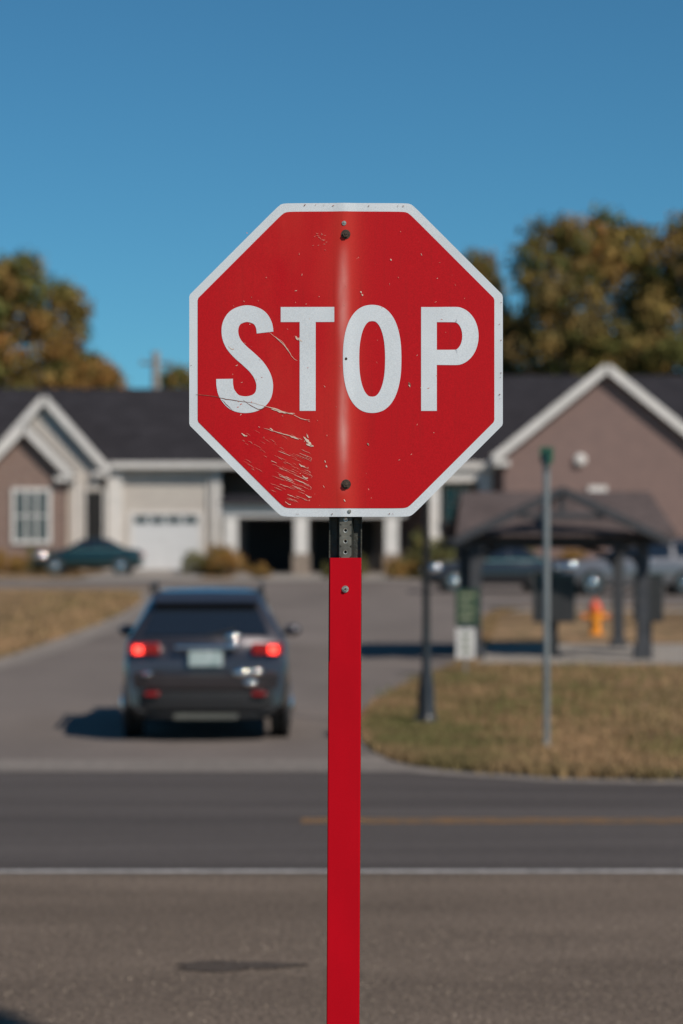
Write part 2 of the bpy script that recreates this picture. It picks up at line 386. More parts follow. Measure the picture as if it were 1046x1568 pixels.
# ------------------------------------------------------------------ STOP sign
SX,SY,SZ=.011,5.86,2.302
sign=empty('stop_sign',(SX,SY,SZ))
def bow(x): return -.0032*math.exp(-((x+.006)/.021)**2)-.0035*math.exp(-(x/.16)**2)
U=632.0
def sg(u,v): return ((u-530)/U,(551-v)/U)      # sign design grid -> metres on the plate
def octtop(x,a,k=.006):
    t1=a;t2=a*math.sqrt(2)-abs(x)
    d=t1-t2
    return .5*(t1+t2)-.5*math.sqrt(d*d+k*k)
def octplate(a,y,key,name,thick=None,n=120):
    xs=[-a+2*a*i/n for i in range(n+1)]
    xs=sorted(set(xs+[-a+.002,a-.002]))
    b=MB();vs=[]
    for x in xs:
        t=octtop(x,a)
        if abs(x)>a-.001: t-=.004
        vs+=[(x,y+bow(x),-t),(x,y+bow(x),t)]
    N_=len(xs)
    fs=[(2*i,2*i+2,2*i+3,2*i+1) for i in range(N_-1)]
    b.faces(vs,fs,key)
    if thick:
        vb=[(p[0],p[1]+thick,p[2]) for p in vs]
        b.faces(vb,[tuple(reversed(f)) for f in fs],'alu')
        allv=vs+vb;o=len(vs);rf=[]
        for i in range(N_-1):
            rf.append((2*i,2*i+o,2*i+2+o,2*i+2)); rf.append((2*i+1,2*i+3,2*i+3+o,2*i+1+o))
        rf.append((0,1,1+o,o)); e=2*(N_-1); rf.append((e,e+o,e+1+o,e+1))
        b.faces(allv,rf,'alu')
    return b.obj(name,sign,smooth=30)
octplate(.380,0,'white_sheet','plate',thick=.0025)
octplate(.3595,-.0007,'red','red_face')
def ribbon(pts,w,closed=False,across=6,y=-.0013,key='white_sheet',sub=6,b=None,straight=False):
    P=[Vector(p) for p in pts]
    if not straight:
        if closed:
            Q=P[-1:]+P+P[:2]; path=[]
            for i in range(1,len(Q)-2):
                for j in range(sub):
                    t=j/sub;a,b_,c,d=Q[i-1],Q[i],Q[i+1],Q[i+2]
                    path.append(.5*((2*b_)+(c-a)*t+(2*a-5*b_+4*c-d)*t*t+(3*b_-a-3*c+d)*t**3))
        else: path=catmull(P,sub)
    else: path=P
    n=len(path);vs=[]
    for i,p in enumerate(path):
        if closed: d=path[(i+1)%n]-path[i-1]
        else: d=path[min(i+1,n-1)]-path[max(i-1,0)]
        d.normalize(); nn=Vector((-d.y,d.x))
        ww=w(i/(n-1)) if callable(w) else w
        for j in range(across+1):
            q=p+nn*ww*(j/across-.5); vs.append((q.x,y+bow(q.x),q.y))
    fs=[];A=across+1
    for i in range(n if closed else n-1):
        k=(i+1)%n
        for j in range(across): fs.append((i*A+j,i*A+j+1,k*A+j+1,k*A+j))
    b.faces(vs,fs,key); return b
def rect(b,u0,u1,v0,v1,y=-.0013,key='white_sheet'):
    x0,z0=sg(u0,v1);x1,z1=sg(u1,v0);n=max(1,int((x1-x0)/.004));vs=[]
    for i in range(n+1):
        x=x0+(x1-x0)*i/n; vs+=[(x,y+bow(x),z0),(x,y+bow(x),z1)]
    b.faces(vs,[(2*i,2*i+2,2*i+3,2*i+1) for i in range(n)],key)
Sp=[(406,509),(404,497),(396,485.5),(379,480),(362,485),(353.5,497),(352.5,512),(357.5,526),(368,538.5),(381,550),(394,563),(402.5,577),(405.5,591),(402.5,606),(392,616),(375.5,619.5),(359,615.5),(348,603),(344.5,591),(344,580)]
b=MB(); ribbon([sg(*p) for p in Sp],.0405,b=b,across=4); b.obj('letter_s',sign)
b=MB(); rect(b,430,512,470,493); rect(b,459,483.5,493,629); b.obj('letter_t',sign)
b=MB(); op=[]
for i in range(28):
    a=2*math.pi*i/28;c,s_=math.cos(a),math.sin(a);e=2/2.35
    op.append(sg(570+32.3*math.copysign(abs(c)**e,c),549.5-70.3*math.copysign(abs(s_)**e,s_)))
ribbon(op,.0395,closed=True,b=b,across=10,sub=5); b.obj('letter_o',sign)
b=MB(); rect(b,645,669,470,629)
pp=[(669,481.5),(697,481.5)]
for i in range(1,12):
    a=math.pi/2-math.pi*i/12; pp.append((697+23.5*math.cos(a),514.3-32.8*math.sin(a)))
pp+=[(697,547),(669,547)]
ribbon([sg(*p) for p in pp],lambda t:.0365+.003*math.sin(math.pi*t),b=b,across=4,sub=4); b.obj('letter_p',sign)
b=MB()
def scr(pts,w,y=-.0019,key='scratch'):
    pts=[Vector(sg(*p)) for p in pts]; path=catmull(pts,5)
    path=[p+Vector((random.uniform(-.0006,.0006),random.uniform(-.0006,.0006))) for p in path]
    n=len(path); ribbon(path,lambda t:w*.8/U*(.25+.9*math.sin(math.pi*min(max(t,.04),.96)))*random.uniform(.5,1.3),b=b,across=1,y=y,key=key,straight=True)
scr([(412,508),(425,519),(438,532),(448,547),(455,552)],1.1)
scr([(420,515),(433,524),(445,541)],.8)
scr([(452,514),(456,519),(459,517)],3.0); scr([(456,519),(463,523)],2)
scr([(300,604),(328,607),(352,612),(385,616)],1.3,key='darkscr'); scr([(385,616),(415,624),(440,632),(452,633)],1.6)
scr([(415,626),(432,631),(449,634)],2.4); scr([(450,635),(462,641),(474,643)],1.2)
scr([(404,655),(425,662),(447,668),(463,673)],1.4); scr([(413,655),(418,659)],2); scr([(445,668),(458,673)],2)
scr([(465,669),(471,675),(478,684)],5.0); scr([(469,680),(480,683)],3.5); scr([(470,664),(472,671)],2)
scr([(372,612),(395,626),(410,622)],1.2,key='darkscr'); scr([(340,612),(356,628)],1.0,key='darkscr')
for i in range(58):
    u=random.uniform(412,468);v=random.uniform(688,770)
    if u<438 and v>750: continue
    L=random.uniform(8,24)
    scr([(u,v),(u+L*.5,v+L*.18),(min(u+L,476),v+L*.4)],random.uniform(.35,1.1),key='scuff' if random.random()<.62 else 'scratch')
for i in range(30):
    u=random.uniform(365,450);v=random.uniform(655,735);L=random.uniform(4,14)
    if u-290<(v-650)+25: continue
    scr([(u,v),(u+L*.6,v+L*.3),(u+L,v+L*.6)],random.uniform(.3,.7),key='scuff')
for (u,v,w) in [(458,710,2.6),(463,728,2.4),(468,757,2.2),(370,663,2.2),(350,530,1.6),(437,768,1.8)]: scr([(u,v),(u+5,v+4),(u+9,v+4)],w)
for i in range(18):
    u=random.uniform(478,500);v=random.uniform(355,385); scr([(u,v),(u+3,v+random.uniform(-3,3))],.7,key='scuff')
for i in range(70):
    u=random.uniform(325,720);v=random.uniform(345,755)
    if abs(u-530)+abs(v-551)>300: continue
    if random.random()<.45: u=random.uniform(340,500)
    a=random.uniform(0,3);L=random.uniform(1,4)
    scr([(u,v),(u+L*math.cos(a),v+L*math.sin(a))],random.uniform(.6,1.4),key='scuff' if random.random()<.6 else 'scratch')
for (u,v) in [(497,705),(499,712),(552,446),(554,450),(563,679),(527,765),(598,396),(626,589)]: scr([(u,v),(u+2,v+3)],2.2)
scr([(626,585),(629,591)],3,key='darkscr'); scr([(562,678),(565,682)],2.5,key='darkscr')
# small edge nicks on the white border
for i in range(22):
    sd=random.choice([0,1,2,3]); t=random.uniform(-.15,.15)
    x,z=[(t,.374),(t,-.374),(-.374,t),(.374,t)][sd]
    u,v=530+x*U,551-z*U; scr([(u,v),(u+random.uniform(-3,3),v+random.uniform(-2,2))],random.uniform(.8,1.8),key='darkscr')
b.obj('scratches',sign)
b=MB()
def bolt(u,v,r,h,k,k2=None):
    x,z=sg(u,v); y=bow(x)-.0007
    b.cyl((x,y,z),(x,y-.0015,z),r*1.35,r*1.3,k2 or k,20)
    b.cyl((x,y-.0015,z),(x,y-h,z),r,r*.9,k,6)
    b.cyl((x,y-h,z),(x,y-h-.0015,z),r*.45,r*.3,k,10)
bolt(529.5,359,.0085,.008,'bolt'); bolt(530,741.5,.0088,.008,'bolt')
bolt(527,342,.0042,.002,'boltl'); bolt(535,783,.0035,.002,'boltl')
x,z=sg(530,549.5); b.cyl((x,bow(x)-.0012,z),(x,bow(x)-.0022,z),.0035,.003,'bolt',10)
b.obj('bolts',sign,smooth=40)
lean=.0049
def px(z): return -.0015-(1.82-(z+SZ))*lean
zt,zb_=.36,-SZ-.3
b=MB()
ww=.0145; pitch=.0262; nz=int((zt-zb_)/pitch); yw=.0045
for i in range(nz):
    z0=zt-(i+1)*pitch; z1=z0+pitch; zc=(z0+z1)/2; cx=px(zc); hr=.0034
    outer=[];inner=[];mid=[]
    for j in range(16):
        a=2*math.pi*j/16+math.pi/16;c,s_=math.cos(a),math.sin(a);f=1/max(abs(c),abs(s_))
        outer.append((cx+ww*c*f,yw,zc+pitch/2*s_*f)); mid.append((cx+hr*1.6*c,yw-.0004,zc+hr*1.6*s_)); inner.append((cx+hr*c,yw,zc+hr*s_))
    inner2=[(p[0],p[1]+.003,p[2]) for p in inner]
    q16=[(j,(j+1)%16,16+(j+1)%16,16+j) for j in range(16)]
    b.faces(outer+mid,q16,'web'); b.faces(mid+inner,q16,'boltl')
    b.faces(inner+inner2,q16,'galv')
def slab(x0,y0,x1,y1,th,k,z0=zb_,z1=zt):
    d=Vector((x1-x0,y1-y0)).normalized();n=Vector((-d.y,d.x))*th
    pts=[(x0,y0),(x1,y1),(x1+n.x,y1+n.y),(x0+n.x,y0+n.y)]
    vs=[(p[0]+px(z0),p[1],z0) for p in pts]+[(p[0]+px(z1),p[1],z1) for p in pts]
    b.faces(vs,[(0,3,2,1),(4,5,6,7),(0,1,5,4),(1,2,6,5),(2,3,7,6),(3,0,4,7)],k)
slab(-.0147,.0046,-.0205,.031,-.003,'dsteel'); slab(.0147,.0046,.0205,.031,.003,'dsteel')
slab(-.0402,.031,-.0205,.031,.003,'dsteel'); slab(.0402,.034,.0205,.034,.003,'dsteel')
slab(-.0402,.022,-.0402,.0345,-.003,'dsteel'); slab(.0402,.022,.0402,.0345,.003,'dsteel')
b.obj('channel_post',sign)
b=MB()
def panel(z0,z1,w,yf,dx0=0,dx1=0):
    vs=[]
    for z,dx in((z0,dx0),(z1,dx1)):
        c=px(z)+dx
        for x,y in((-w,yf+.03),(-w,yf+.002),(-w+.002,yf),(w-.002,yf),(w,yf+.002),(w,yf+.03)): vs.append((c+x,y,z))
    b.faces(vs,[(i,i+1,i+7,i+6) for i in range(5)]+[(5,4,3,2,1,0),(6,7,8,9,10,11)],'red_post')
zj=1.75-113/U-SZ
panel(zj-.01,1.75+46/U-SZ,.0386,.0003)
panel(-SZ+.02,zj,.0398,-.0002,dx0=-.0006,dx1=-.0006)
b.obj('red_post_panel',sign)
b=MB(); z=1.75-2/U-SZ
b.cyl((px(z),.0003,z),(px(z),-.0015,z),.0085,.0085,'boltl',20); b.cyl((px(z),-.0015,z),(px(z),-.007,z),.0055,.005,'boltl',8)
b.cyl((px(z),-.007,z),(px(z),-.0078,z),.0025,.0025,'bolt',8)
b.obj('post_bolt',sign,smooth=40)

# ------------------------------------------------------------------ vehicles
def wheel(b,x,y,r,side,w=.22):
    xo=x; xi=x-side*w
    b.cyl((xi,y,r),(xo-side*.02,y,r),r,r,'tyre',28); b.cyl((xo-side*.02,y,r),(xo,y,r),r,r*.93,'tyre',28)
    b.cyl((xo,y,r),(xo+side*.004,y,r),r*.68,r*.66,'plastic',24)
    for i in range(5):
        a=2*math.pi*i/5+.3; b.beam((xo+side*.01,y+math.cos(a)*.05,r+math.sin(a)*.05),(xo+side*.01,y+math.cos(a)*r*.64,r+math.sin(a)*r*.64),.07,.02,'rim',up=(side,0,0))
    n=24
    for i in range(n):
        a0,a1=2*math.pi*i/n,2*math.pi*(i+1)/n
        b.beam((xo+side*.008,y+math.cos(a0)*r*.66,r+math.sin(a0)*r*.66),(xo+side*.008,y+math.cos(a1)*r*.66,r+math.sin(a1)*r*.66),.03,.02,'rim',up=(side,0,0))
    b.ell((xo+side*.012,y,r),.045,.13,.13,'chrome')
def car_body(root,st,paint):
    rings=[]
    for s_ in st:
        yb,ybe,yr,zb,zbe,zr,wm,wb,wr=s_[:9]; zm=zb+(zbe-zb)*.55
        h=[(0,yb,zb),(wm*.84,yb,zb),(wm*.975,yb,zb+.09),(wm,yb*.85+ybe*.15,zb+(zbe-zb)*.35),(wm,yb*.6+ybe*.4,zm+.07),(wb,ybe,zbe),(wr+ (wb-wr)*.06,yr,zr-.07),(wr*.93,yr,zr-.02),(wr*.7,yr,zr),(0,yr,zr+.012)]
        rings.append(h+[(-p[0],p[1],p[2]) for p in reversed(h[1:-1])])
    n=len(rings[0]); nh=10
    bb=MB(); bb.v+=[p for r in rings for p in r]
    for i in range(len(rings)-1):
        fl=st[i][9]
        for j in range(n):
            k=(j+1)%n
            seg=j if j<nh-1 else n-1-j
            key=paint
            if seg==5 and fl in 'SW': key='glass'
            if seg in (6,7,8) and fl=='W': key='glass'
            if seg in(0,1) : key='plastic'
            bb.f.append((i*n+j,(i+1)*n+j,(i+1)*n+k,i*n+k)); bb.m.append(bb.mi(key))
    for i,rev in((0,False),(len(rings)-1,True)):
        for j in range(nh-1):
            a=i*n+j;c=i*n+j+1;a2=i*n+(n-j)%n;c2=i*n+(n-j-1)%n
            f=list(dict.fromkeys([a,c,c2,a2]))
            if rev:f.reverse()
            key='plastic' if j<2 else paint
            bb.f.append(tuple(f)); bb.m.append(bb.mi(key))
    return bb.obj('body',root,smooth=38)
def suv(name,loc,yaw,pitch,paint,lit=False,L=4.6):
    root=empty(name,loc,yaw,pitch); q=L/4.6
    st=[(0.02,.12,.46,.34,1.16,1.60,.88,.84,.58,'P'),
        (.10,.20,.52,.30,1.15,1.63,.925,.89,.61,'P'),
        (.42,.45,.66,.27,1.14,1.66,.94,.905,.63,'S'),
        (1.20,1.20,1.22,.24,1.12,1.685,.945,.91,.65,'P'),(1.32,1.32,1.33,.24,1.12,1.69,.945,.91,.65,'S'),
        (2.15,2.15,2.15,.23,1.09,1.69,.945,.91,.655,'P'),(2.27,2.27,2.25,.23,1.09,1.69,.945,.91,.655,'S'),
        (2.95,2.95,2.55,.23,1.07,1.66,.945,.91,.64,'W'),
        (3.45,3.50,3.48,.24,1.06,1.10,.94,.88,.80,'B'),(4.1,4.1,4.1,.26,.98,1.03,.93,.85,.76,'B'),
        (4.42,4.40,4.36,.3,.88,.93,.88,.80,.68,'B'),(4.58,4.52,4.48,.34,.76,.80,.78,.72,.60,'B')]
    st=[(a*q,b_*q,c*q)+tuple(r) for a,b_,c,*r in st]
    car_body(root,st,paint)
    b=MB()
    for sd in(-1,1):
        for y in(.88*q,3.62*q):
            b.cyl((sd*.90,y,.36),(sd*.949,y,.36),.42,.41,'plastic',28); wheel(b,sd*.955,y,.355,sd)
    b.obj('wheels',root,smooth=40)
    b=MB()
    yy=lambda z:.12+(z-1.16)*.77
    def rq(x0,z0,x1,z1,off,k): b.poly([(-x0,yy(z0)-off,z0),(x0,yy(z0)-off,z0),(x1,yy(z1)-off,z1),(-x1,yy(z1)-off,z1)],k)
    rq(.72,1.20,.56,1.555,.012,'glass')
    b.obj('rear_window',root)
    b=MB()
    b.faces([(-.60,.30,1.575),(.60,.30,1.575),(.62,.60,1.68),(-.62,.60,1.68),(-.58,.33,1.54),(.58,.33,1.54)],[(0,1,2,3),(0,4,5,1)],paint)
    for (z0,z1,y0,k,w) in [(.60,.80,-.075,paint,.90),(.36,.60,-.06,'plastic',.89),(.27,.36,-.02,'plastic',.80)]:
        n=12;vs=[]
        for i in range(n+1):
            t=-1+2*i/n; x=w*t; yo=y0+.16*abs(t)**4
            vs+=[(x,yo+.02,z0),(x,yo,z0+.03),(x,yo,z1-.03),(x,yo+.05,z1)]
        fs=[]
        for i in range(n):
            for j in range(3): fs.append((4*i+j,4*i+4+j,4*i+5+j,4*i+1+j))
        b.faces(vs,fs,k)
    b.box(-.36,.36,-.062,.0,.27,.33,'web' if lit else 'plastic')
    b.beam((-.64,.60,1.735),(-.64,2.6,1.73),.04,.035,'plastic');b.beam((.64,.60,1.735),(.64,2.6,1.73),.04,.035,'plastic')
    for sd in(-1,1):
        b.box(sd*.64-.02,sd*.64+.02,.62,.7,1.66,1.72,'plastic'); b.box(sd*.64-.02,sd*.64+.02,2.45,2.55,1.65,1.72,'plastic')
        b.ell((sd*1.03,3.0*q,1.13),.11,.07,.075,'plastic' if not lit else paint); b.beam((sd*.88,3.0*q,1.08),(sd*1.0,3.0*q,1.10),.05,.04,'plastic')
    b.box(-.62,.62,.008,.03,.825,.835,'plastic'); b.beam((0,yy(1.2)-.03,1.19),(.34,yy(1.26)-.03,1.27),.02,.015,'plastic')
    b.obj('trim',root,smooth=40)
    b=MB()
    for sd in(-1,1):
        x0,x1=sorted((sd*.52,sd*.865))
        b.box(x0,x1,.02,.2,.99,1.12,'tailoff')
        xa,xb=sorted((sd*.71,sd*.81)); b.box(xa,xb,.0,.1,1.0,1.09,'tail' if lit else 'tailoff')
        xa,xb=sorted((sd*.52,sd*.68)); b.box(xa,xb,-.085,-.02,.53,.575,'tailoff')
    b.obj('tail_lamps',root,bevel=.012)
    b=MB(); b.box(-.19,.19,-.012,.02,.86,1.03,'plate'); b.obj('licence_plate',root,bevel=.004)
    b=MB(); b.cyl((-.34,-.0,1.075),(.34,-.0,1.075),.022,.022,'chrome',12)
    if lit:  # chrome bumps added on the rear only to catch sun glints
        b.ell((.30,.12,1.185),.09,.04,.05,'chrome'); b.ell((.30,.015,1.10),.08,.035,.035,'chrome')
        b.ell((.40,-.08,.79),.10,.035,.05,'chrome'); b.ell((.55,-.07,.80),.09,.035,.045,'chrome'); b.ell((.50,-.075,.68),.08,.03,.04,'chrome')
        b.ell((-.66,-.05,.78),.06,.025,.025,'chrome')
    b.obj('chrome_trim',root,smooth=60)
    b=MB()
    for sd in(-1,1):
        b.ell((sd*.68,4.47*q,.80),.17,.10,.075,'lampglass'); b.ell((sd*.70,4.50*q,.80),.09,.10,.06,'chrome')
        b.ell((sd*.86,4.26*q,.86),.10,.22,.15,'chrome')  # chrome corner dome, added to catch a sun glint
        b.ell((sd*.925,1.95*q,.98),.03,.12,.04,'chrome')
    b.box(-.45,.45,4.50*q,4.56*q+.03,.52,.76,'plastic'); b.obj('headlamps',root,smooth=60)
    return root
def sedan(name,loc,yaw,pitch,paint,L=4.5):
    root=empty(name,loc,yaw,pitch); q=L/4.5
    st=[(0.02,.06,.12,.36,.92,.98,.80,.74,.66,'B'),(.15,.18,.22,.30,.97,1.02,.87,.82,.74,'B'),
        (.62,.62,.66,.25,.99,1.04,.895,.86,.76,'W'),
        (1.25,1.25,1.38,.23,.98,1.41,.90,.865,.60,'S'),(1.75,1.75,1.8,.22,.97,1.45,.90,.87,.62,'P'),(1.86,1.86,1.9,.22,.97,1.45,.90,.87,.62,'S'),
        (2.75,2.75,2.45,.22,.95,1.42,.90,.87,.60,'W'),
        (3.25,3.30,3.28,.22,.93,.98,.895,.84,.74,'B'),(4.0,4.0,3.98,.24,.84,.90,.88,.80,.70,'B'),
        (4.35,4.33,4.28,.28,.74,.78,.83,.74,.62,'B'),(4.5,4.46,4.42,.33,.64,.68,.72,.66,.55,'B')]
    st=[(a*q,b_*q,c*q)+tuple(r) for a,b_,c,*r in st]
    car_body(root,st,paint)
    b=MB()
    for sd in(-1,1):
        for y in(.85*q,3.55*q):
            b.cyl((sd*.86,y,.33),(sd*.905,y,.33),.385,.375,'plastic',28); wheel(b,sd*.91,y,.325,sd,.2)
    b.obj('wheels',root,smooth=40)
    b=MB()
    for sd in(-1,1):
        b.ell((sd*.62,4.36*q,.68),.16,.12,.07,'chrome'); b.ell((sd*.80,4.16*q,.74),.11,.25,.15,'chrome'); b.ell((sd*.98,2.95*q,1.02),.10,.06,.06,paint)  # larger chrome dome at the corner is added for a sun glint
        b.beam((sd*.87,.7*q,1.0),(sd*.88,3.1*q,.965),.012,.02,'chrome')
    b.obj('headlamps',root,smooth=60)
    b=MB()
    for sd in(-1,1):
        xa,xb=sorted((sd*.48,sd*.76)); b.box(xa,xb,-.005,.15,.72,.88,'tailoff')
    b.box(-.19,.19,-.01,.05,.55,.70,'plate'); b.obj('tail_lamps',root,bevel=.01)
    return root
suv('suv_car',(-1.53,27.25,.006),math.radians(2.2),.028,'p_grey',lit=True)
sedan('parked_car',(-7.95,97,G(97)+.01),math.radians(90),0,'p_teal',4.35)
sedan('parked_car',(7.05,77.0,G(77)+.012),math.radians(93),0,'p_dark',4.5)
suv('parked_suv',(11.4,74.5,G(74.5)+.012),math.radians(91),0,'p_silver',L=4.8)
sedan('parked_car',(16.0,84.5,G(84.5)+.012),math.radians(95),0,'p_dark',4.5)

# ------------------------------------------------------------------ street furniture
def lamp(x,y):
    root=empty('street_lamp',(x,y,G(y)+LZ)); b=MB()
    b.lathe((0,0,0),[(.155,0),(.155,.05),(.125,.09),(.105,.14),(.10,.42),(.085,.50),(.075,.60),(.055,.68),(.046,1.2),(.040,2.9),(.06,2.93),(.06,2.97),(.035,3.0)],'black',20)
    b.lathe((0,0,0),[(.05,1.0),(.062,1.02),(.05,1.04)],'black',20)
    b.obj('pole',root,smooth=35)
    b=MB(); b.lathe((0,0,3.0),[(.03,0),(.10,.05),(.15,.10)],'black',8)
    b.lathe((0,0,3.0),[(.19,.42),(.13,.50),(.05,.60),(.02,.62),(.0,.70)],'black',8)
    for i in range(8):
        a=2*math.pi*i/8; b.beam((.15*math.cos(a),.15*math.sin(a),3.1),(.185*math.cos(a),.185*math.sin(a),3.43),.015,.015,'black')
    b.obj('lantern_frame',root)
    b=MB(); b.lathe((0,0,3.0),[(.14,.10),(.175,.42)],'lampglass',8); b.obj('lantern_glass',root)
lamp(1.02,29.1)
root=empty('street_name_sign',(2.18,25.7,LZ)); b=MB()
b.cyl((0,0,-.1),(0,0,3.06),.035,.035,'galv',14); b.lathe((0,0,0),[(.06,0),(.05,.04),(.035,.06)],'galv',14); b.cyl((0,0,3.06),(0,0,3.12),.039,.039,'galv',14)
b.obj('pole',root,smooth=40)
b=MB(); b.box(-.012,.012,-.38,.38,2.98,3.16,'signgreen'); b.box(-.03,.03,-.06,.06,2.95,3.01,'galv'); b.obj('name_blade',root)
b=MB(); b.box(-.07,.07,-.012,.012,3.03,3.19,'signgreen'); b.obj('blade_bracket',root)
root=empty('notice_sign',(1.98,38.2,G(38.2)+LZ)); b=MB()
b.cyl((-.02,0,-.1),(-.02,0,1.25),.022,.022,'galv',10); b.obj('stake',root)
b=MB(); b.box(-.18,.20,-.02,.02,.76,1.34,'dgreen')
for i in range(4): b.box(-.12,.10+.04*(i%2),-.024,-.021,.86+i*.12,.91+i*.12,'faded')
b.obj('green_board',root,bevel=.006)
b=MB(); b.box(-.17,.13,-.018,.018,.24,.72,'paper')
for i in range(3): b.box(-.10,.06,-.022,-.019,.34+i*.12,.38+i*.12,'faded')
b.obj('white_board',root,bevel=.006)
root=empty('fire_hydrant',(5.25,50,G(50)+LZ)); root.scale=(1.2,1.2,1.05); b=MB()
b.lathe((0,0,0),[(.0,0),(.15,0),(.15,.03),(.10,.05),(.095,.42),(.13,.44),(.13,.47)],'hyd_y',18)
b.cyl((-.2,0,.36),(.2,0,.36),.05,.05,'hyd_y',12); b.cyl((0,-.19,.31),(0,0,.31),.065,.065,'hyd_y',14)
b.obj('barrel',root,smooth=35)
b=MB(); b.lathe((0,0,0),[(.125,.47),(.115,.56),(.08,.64),(.03,.67),(.03,.72),(0,.72)],'hyd_r',18)
b.cyl((-.23,0,.36),(-.2,0,.36),.06,.06,'hyd_r',8); b.cyl((.2,0,.36),(.23,0,.36),.06,.06,'hyd_r',8); b.cyl((0,-.22,.31),(0,-.19,.31),.075,.075,'hyd_y',8)
b.obj('bonnet',root,smooth=35)
sh=empty('mail_shelter',(0,0,0)); g=G(42)+LZ+.006
b=MB()
XL,XR=2.32,5.22; Y0,Y1=41.9,45.6
for x in(XL,XR):
    for y in(Y0,Y1):
        b.box(x-.10,x+.10,y-.10,y+.10,g-.1,2.60,'wood'); b.box(x-.15,x+.15,y-.15,y+.15,g-.1,g+.25,'wood')
b.box(XL-.5,XR+.5,Y0-.06,Y0+.06,2.50,2.62,'wood'); b.box(XL-.5,XR+.5,Y1-.06,Y1+.06,2.50,2.62,'wood')
for x in(XL,XR): b.box(x-.07,x+.07,Y0+.08,Y1-.08,2.50,2.60,'wood')
def arc(xa,za,xb,zb2,y):
    pr=None
    for i in range(7):
        t=i/6*math.pi/2; p=(xa+(xb-xa)*(1-math.cos(t)),y,za+(zb2-za)*math.sin(t))
        if pr: b.beam(pr,p,.10,.10,'wood',up=(0,1,0))
        pr=p
for y in(Y0,Y1): arc(XL,1.90,XL+.7,2.5,y); arc(XR,1.90,XR-.7,2.5,y)
xc=(XL+XR)/2
yt=Y0-.5
b.beam((xc,yt,3.42),(XL-.42,yt,2.52),.14,.22,'wood',up=(0,1,0)); b.beam((xc,yt,3.42),(XR+.42,yt,2.52),.14,.22,'wood',up=(0,1,0))
b.beam((xc-.72,yt,2.98),(xc+.72,yt,2.98),.10,.13,'wood',up=(0,1,0)); b.beam((xc,yt,2.95),(xc,yt,3.35),.1,.1,'wood')
b.beam((xc,yt,3.36),(xc,Y0+1.6,3.36),.1,.1,'wood')
b.beam((XL-.3,yt,2.56),(XL-.3,Y0,2.56),.1,.1,'wood');b.beam((XR+.3,yt,2.56),(XR+.3,Y0,2.56),.1,.1,'wood')
b.obj('timber_frame',sh,bevel=.01)
b=MB()
xa,xb_=XL-.35,XR+.55
yr=(Y0+Y1)/2
def roofslab(p0,p1,p2,p3,th,k):
    t=Vector((0,0,th)); a=[Vector(p) for p in(p0,p1,p2,p3)]
    b.faces(a+[p+t for p in a],[(3,2,1,0),(4,5,6,7),(0,1,5,4),(1,2,6,5),(2,3,7,6),(3,0,4,7)],k)
roofslab((xa,Y0-.35,2.64),(xb_,Y0-.35,2.64),(xb_-.2,yr,3.44),(xa+.2,yr,3.44),.05,'shingle')
roofslab((xb_,Y1+.35,2.64),(xa,Y1+.35,2.64),(xa+.2,yr+.001,3.44),(xb_-.2,yr+.001,3.44),.05,'shingle')
b.obj('shingle_roof',sh)
b=MB()
for x in(xa+.3,xb_-.35): b.faces([(x,Y0-.1,2.63),(x,Y1+.1,2.63),(x,yr,3.42)],[(0,1,2)],'wood')
b.obj('gable_infill',sh)
def mailbox(x,y,w):
    r=empty('mailbox_cluster',(x,y,g)); b=MB()
    b.box(-w/2,w/2,-.2,.2,.62,1.44,'black'); b.box(-.07,.07,-.07,.07,0,.62,'black'); b.box(-.16,.16,-.16,.16,0,.05,'black'); b.box(-w/2-.02,w/2+.02,-.22,.22,1.44,1.48,'black')
    for i in range(3):
        for j in range(5):
            x0=-w/2+.03+i*(w-.06)/3; b.box(x0+.01,x0+(w-.06)/3-.01,-.207,-.199,.66+j*.15,.66+j*.15+.13,'plastic')
    b.obj('cabinet',r,bevel=.008)
mailbox(3.74,42.6,.72); mailbox(5.5,43.4,.5)

